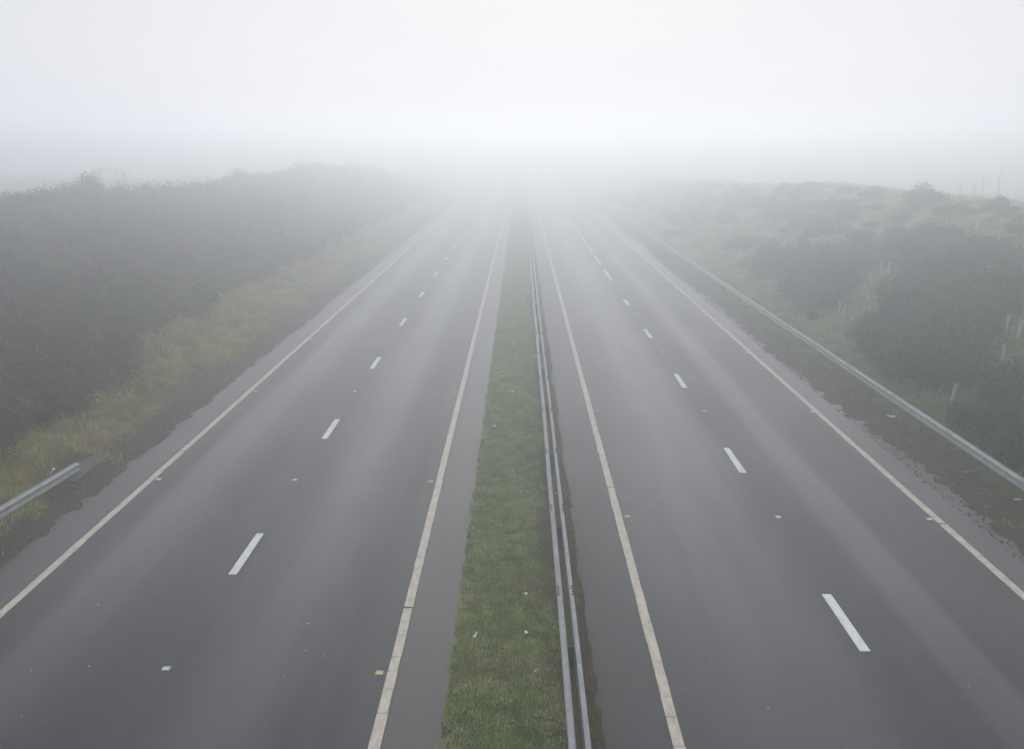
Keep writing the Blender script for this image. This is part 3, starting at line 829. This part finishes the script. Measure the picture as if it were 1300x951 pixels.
# ------------------------------------------------------------------ van on the road behind the left bank
def van(x, y):
    root = empty('parked_van', (x, y, gz(x, y)))
    W = .95
    # side outline with window openings: lower body
    low = [(-2.75, .45), (-2.80, .9), (-2.78, 1.45), (1.55, 1.45), (2.35, 1.28), (2.72, 1.05), (2.80, .75), (2.78, .45)]
    mb = MB(); mb.loft([[(a, s * W, c) for a, c in low] for s in (-1, 1)]); mb.build('body', M['van'], root, bevel=.04)
    roof = [(-2.74, 2.45), (-2.66, 2.62), (0.7, 2.62), (1.0, 2.45)]
    mb = MB(); mb.loft([[(a, s * (W - .04), c) for a, c in roof] for s in (-1, 1)]); mb.build('roof', M['van'], root, bevel=.03)
    for s in (-1, 1):
        for (a0, a1, b0, b1) in ((-2.78, -2.35, -2.74, -2.35), (.15, .42, .15, .40), (1.50, 1.62, .93, 1.0)):
            mb = MB(); yy = s * (W - .07)
            mb.loft([[(a0, yy - .04, 1.452), (a1, yy - .04, 1.452), (a1, yy + .04, 1.452), (a0, yy + .04, 1.452)],
                     [(b0, yy - .04, 2.448), (b1, yy - .04, 2.448), (b1, yy + .04, 2.448), (b0, yy + .04, 2.448)]])
            mb.build('pillar', M['van_dark'] if a0 < -2 or a0 > 1 else M['van'], root)
        for (a0, a1, b0, b1) in ((-2.34, .14, -2.34, .14), (.43, 1.49, .41, .92)):
            mb = MB(); yy = s * (W - .07)
            mb.loft([[(a0, yy - .006, 1.453), (a1, yy - .006, 1.453), (a1, yy + .006, 1.453), (a0, yy + .006, 1.453)],
                     [(b0, yy - .006, 2.447), (b1, yy - .006, 2.447), (b1, yy + .006, 2.447), (b0, yy + .006, 2.447)]])
            mb.build('side_window', M['glass'], root)
        for xx in (-1.75, 1.75):
            wh = empty_mesh_wheel(root, xx, s * (W - .08))
        mb = MB(); mb.box(2.74, 2.83, s * .62 - .14, s * .62 + .14, .85, 1.02); mb.build('headlight', M['stud_white'], root, bevel=.015)
    mb = MB(); mb.loft([[(1.60, -.8, 1.455), (1.60, .8, 1.455), (1.62, .8, 1.455), (1.62, -.8, 1.455)],
                        [(1.0, -.74, 2.44), (1.0, .74, 2.44), (1.02, .74, 2.44), (1.02, -.74, 2.44)]]); mb.build('windscreen', M['glass'], root)
    mb = MB(); mb.box(2.79, 2.88, -.9, .9, .42, .66); mb.build('bumper', M['van_dark'], root, bevel=.02)
    return root
def empty_mesh_wheel(root, xx, yy):
    mb = MB(); mb.tube([(xx, yy - .11, .34), (xx, yy + .11, .34)], .34, 20)
    w_ = mb.build('wheel', M['tyre'], root)
    mb = MB(); mb.tube([(xx, yy - .118, .34), (xx, yy + .118, .34)], .20, 16); mb.build('rim', M['galv'], w_)
    return w_
v_ = van(-48.6, 116.0)
tag(v_, 'pale van faintly seen in the fog behind the left bank', 'van')

# ------------------------------------------------------------------ litter and stones
def blob_mesh(name, sx, sy, sz, mat, seed, crumple=.25):
    import bmesh
    bm = bmesh.new(); bmesh.ops.create_icosphere(bm, subdivisions=2, radius=1)
    r = random.Random(seed)
    for v in bm.verts:
        k = 1 + r.uniform(-crumple, crumple); v.co = Vector((v.co.x * sx * k, v.co.y * sy * k, v.co.z * sz * k))
    me = bpy.data.meshes.new(name); bm.to_mesh(me); bm.free(); me.materials.append(mat); return me
def scrap_mesh(name, a, b_, mat, seed):
    r = random.Random(seed); mb = MB(); nx, ny = 5, 4
    vs = []
    for j in range(ny):
        for i in range(nx):
            vs.append(((i / (nx - 1) - .5) * a + r.uniform(-.01, .01), (j / (ny - 1) - .5) * b_ + r.uniform(-.01, .01), .012 + r.uniform(0, .03)))
    top = vs; bot = [(x, y, z - .003) for x, y, z in vs]
    fs = []
    for j in range(ny - 1):
        for i in range(nx - 1):
            q = j * nx + i; fs.append((q, q + 1, q + nx + 1, q + nx)); o = nx * ny
            fs.append((o + q, o + q + nx, o + q + nx + 1, o + q + 1))
    mb.add(top + bot, fs); return mb.mesh(name, mat)
def litter(name, px, py, me, lab, cat, up=.03, rz=0):
    p = at(px, py); o = link_mesh(name, me, None, (p.x, p.y, p.z + up)); o.rotation_euler.z = rz
    return tag(o, lab, cat)
litter('plastic_strip', 604, 812, scrap_mesh('plastic_strip', .035, .17, M['litter'], 1), 'white plastic strip lying in the reserve grass near the bottom', 'litter', .045, -.25)
can = empty('crushed_can', tuple(at(668, 808) + Vector((0, 0, .06))), .3)
mb = MB(); mb.tube([(0, -.07, 0), (.005, -.03, .006), (0, .03, -.006), (0, .06, 0)], [.028, .034, .029, .033], 10); mb.build('can_body', M['litter'], can, smooth=True)
mb = MB(); mb.tube([(0, -.085, -.01), (0, -.071, -.01)], [.03, .034], 10); mb.build('can_end', M['litter_dark'], can)
can.scale = (.75, .75, .75)
tag(can, 'crushed white drinks can with a dark end in the reserve grass', 'can')
litter('paper_scrap', 667, 759, scrap_mesh('paper_scrap', .08, .07, M['stone'], 2), 'crumpled pale scrap in the grass above the crushed can', 'litter', .035)
litter('paper_scrap', 680, 857, scrap_mesh('paper_scrap', .035, .08, M['stone'], 3), 'small pale scrap in the grass closest to the bottom of the photo', 'litter', .035, -.5)
litter('paper_scrap', 628, 543, scrap_mesh('paper_scrap', .12, .12, M['stone'], 4), 'dull pale scrap by the left edge of the reserve grass', 'litter', .035)
litter('paper_scrap', 650, 499, scrap_mesh('paper_scrap', .12, .15, M['litter'], 5), 'white scrap farther up the middle of the reserve grass', 'litter', .035)
litter('dead_leaf', 705, 630, scrap_mesh('dead_leaf', .07, .09, M['litter_pink'], 6), 'pinkish dead leaf lying between the two central barrier beams', 'litter', .035)  # a leaf, sharing the pink of the wrapper
litter('paper_scrap', 1131, 531, scrap_mesh('paper_scrap', .22, .2, M['stone'], 7), 'pale flat scrap on the dark soil left of the right barrier', 'litter', .03)
litter('pale_stone', 1229, 601, blob_mesh('pale_stone', .16, .12, .05, M['concrete'], 8), 'flat pale stone on the soil beside the right barrier', 'stone', .02)
litter('candy_wrapper', 1291, 637, scrap_mesh('candy_wrapper', .14, .12, M['litter_pink'], 9), 'pinkish wrapper on the soil at the right edge', 'litter', .03)
# grit strewn on the asphalt
vs = MB()
rg = random.Random(4)
for k in range(150):
    x = rg.choice((-1, 1)) * rg.uniform(2.4, 10.2); y = rg.uniform(12.5, 45); s = rg.uniform(.008, .022)
    a = rg.uniform(0, 3); c, s2 = math.cos(a) * s, math.sin(a) * s
    vs.add([(x + c, y + s2, .001), (x - s2, y + c, .001), (x - c, y - s2, .001), (x + s2, y - c, .001), (x, y, s * 1.1)],
           [(0, 1, 4), (1, 2, 4), (2, 3, 4), (3, 0, 4), (3, 2, 1, 0)])
tag(vs.build('road_grit', M['stone']), 'tiny pale grit and chippings strewn over the wet asphalt', 'grit', kind='stuff')

def lumps(name, n, xa, xb, ya, yb, smin, smax, mat, lab, cat, bias):
    r = np.random.default_rng(len(name) + 5)
    x = xa + (xb - xa) * r.uniform(0, 1, n) ** bias; y = r.uniform(ya, yb, n)
    z = np.maximum(ground_z(x, y), 0.0)
    s_ = r.uniform(smin, smax, n) * r.uniform(.5, 1.2, n)
    base = np.stack([x, y, z - .004], -1)
    a = r.uniform(0, 6.28, n)
    cs = [base + np.stack([np.cos(a + k * 1.571) * s_ * r.uniform(.7, 1.3, n), np.sin(a + k * 1.571) * s_ * r.uniform(.7, 1.3, n), np.zeros(n)], -1) for k in range(4)]
    top = base + np.stack([r.uniform(-.3, .3, n) * s_, r.uniform(-.3, .3, n) * s_, s_ * r.uniform(.5, .9, n)], -1)
    T = np.concatenate([np.stack([cs[k], cs[(k + 1) % 4], top], 1) for k in range(4)])
    v = np.tile(r.uniform(0, 1, n), 4)
    tag(link_mesh(name, tri_mesh(name, T, v, mat)), lab, cat, kind='stuff')
M['clod'] = leaf_mat('soil_clods', [(0, (0.0208, 0.0156, 0.0117)), (0.6, (0.0585, 0.0468, 0.0325)), (0.85, (0.0975, 0.0910, 0.0455)), (1, (0.2080, 0.1690, 0.1170))])
M['pebble'] = leaf_mat('gravel_stones', [(0, (0.03, 0.026, 0.020)), (0.5, (0.075, 0.067, 0.055)), (1, (0.19, 0.175, 0.155))])
lumps('soil_clods', 9000, 10.25, 12.4, 16, 75, .012, .055, M['clod'], 'dark soil clods and moss along the right road edge', 'soil clods', 1.3)
lumps('verge_gravel', 16000, -10.35, -12.6, 15, 75, .010, .035, M['pebble'], 'loose grey gravel along the left road edge', 'gravel', 1.2)
lumps('reserve_debris', 3500, 1.27, .75, 11, 60, .006, .025, M['clod'], 'brown soil crumbs along the right edge of the central reserve', 'soil crumbs', 1.5)

# ------------------------------------------------------------------ haze
hz = MB(); hz.box(-290, 290, -14, 490, -1.3, 10.2)
hm = bpy.data.materials.new('haze'); hm.use_nodes = True; nt = hm.node_tree
nt.nodes.remove(nt.nodes['Principled BSDF'])
vol = N(nt, 'ShaderNodeVolumePrincipled'); vol.inputs['Density'].default_value = 0.0192
vol.inputs['Color'].default_value = (0.97, 0.985, 1.0, 1); vol.inputs['Anisotropy'].default_value = 0.85
L(nt, vol.outputs[0], nt.nodes['Material Output'].inputs['Volume'])
tag(hz.build('haze', hm), 'pale fog filling the whole cutting', 'haze', kind='stuff')

# ------------------------------------------------------------------ render settings
scene.render.engine = 'CYCLES'
cy = scene.cycles
cy.max_bounces = 12; cy.diffuse_bounces = 3; cy.glossy_bounces = 2; cy.transmission_bounces = 6; cy.volume_bounces = 8
cy.use_denoising = True
cy.denoiser = 'OPENIMAGEDENOISE'; cy.denoising_input_passes = 'RGB_ALBEDO_NORMAL'; cy.denoising_prefilter = 'ACCURATE'; cy.denoising_quality = 'HIGH'
cy.use_adaptive_sampling = False
cy.sampling_pattern = 'BLUE_NOISE'
cy.volume_step_rate = 4
vs_ = scene.view_settings
vs_.view_transform = 'Standard'; vs_.look = 'None'; vs_.exposure = 0.2; vs_.gamma = 1; vs_.use_curve_mapping = False
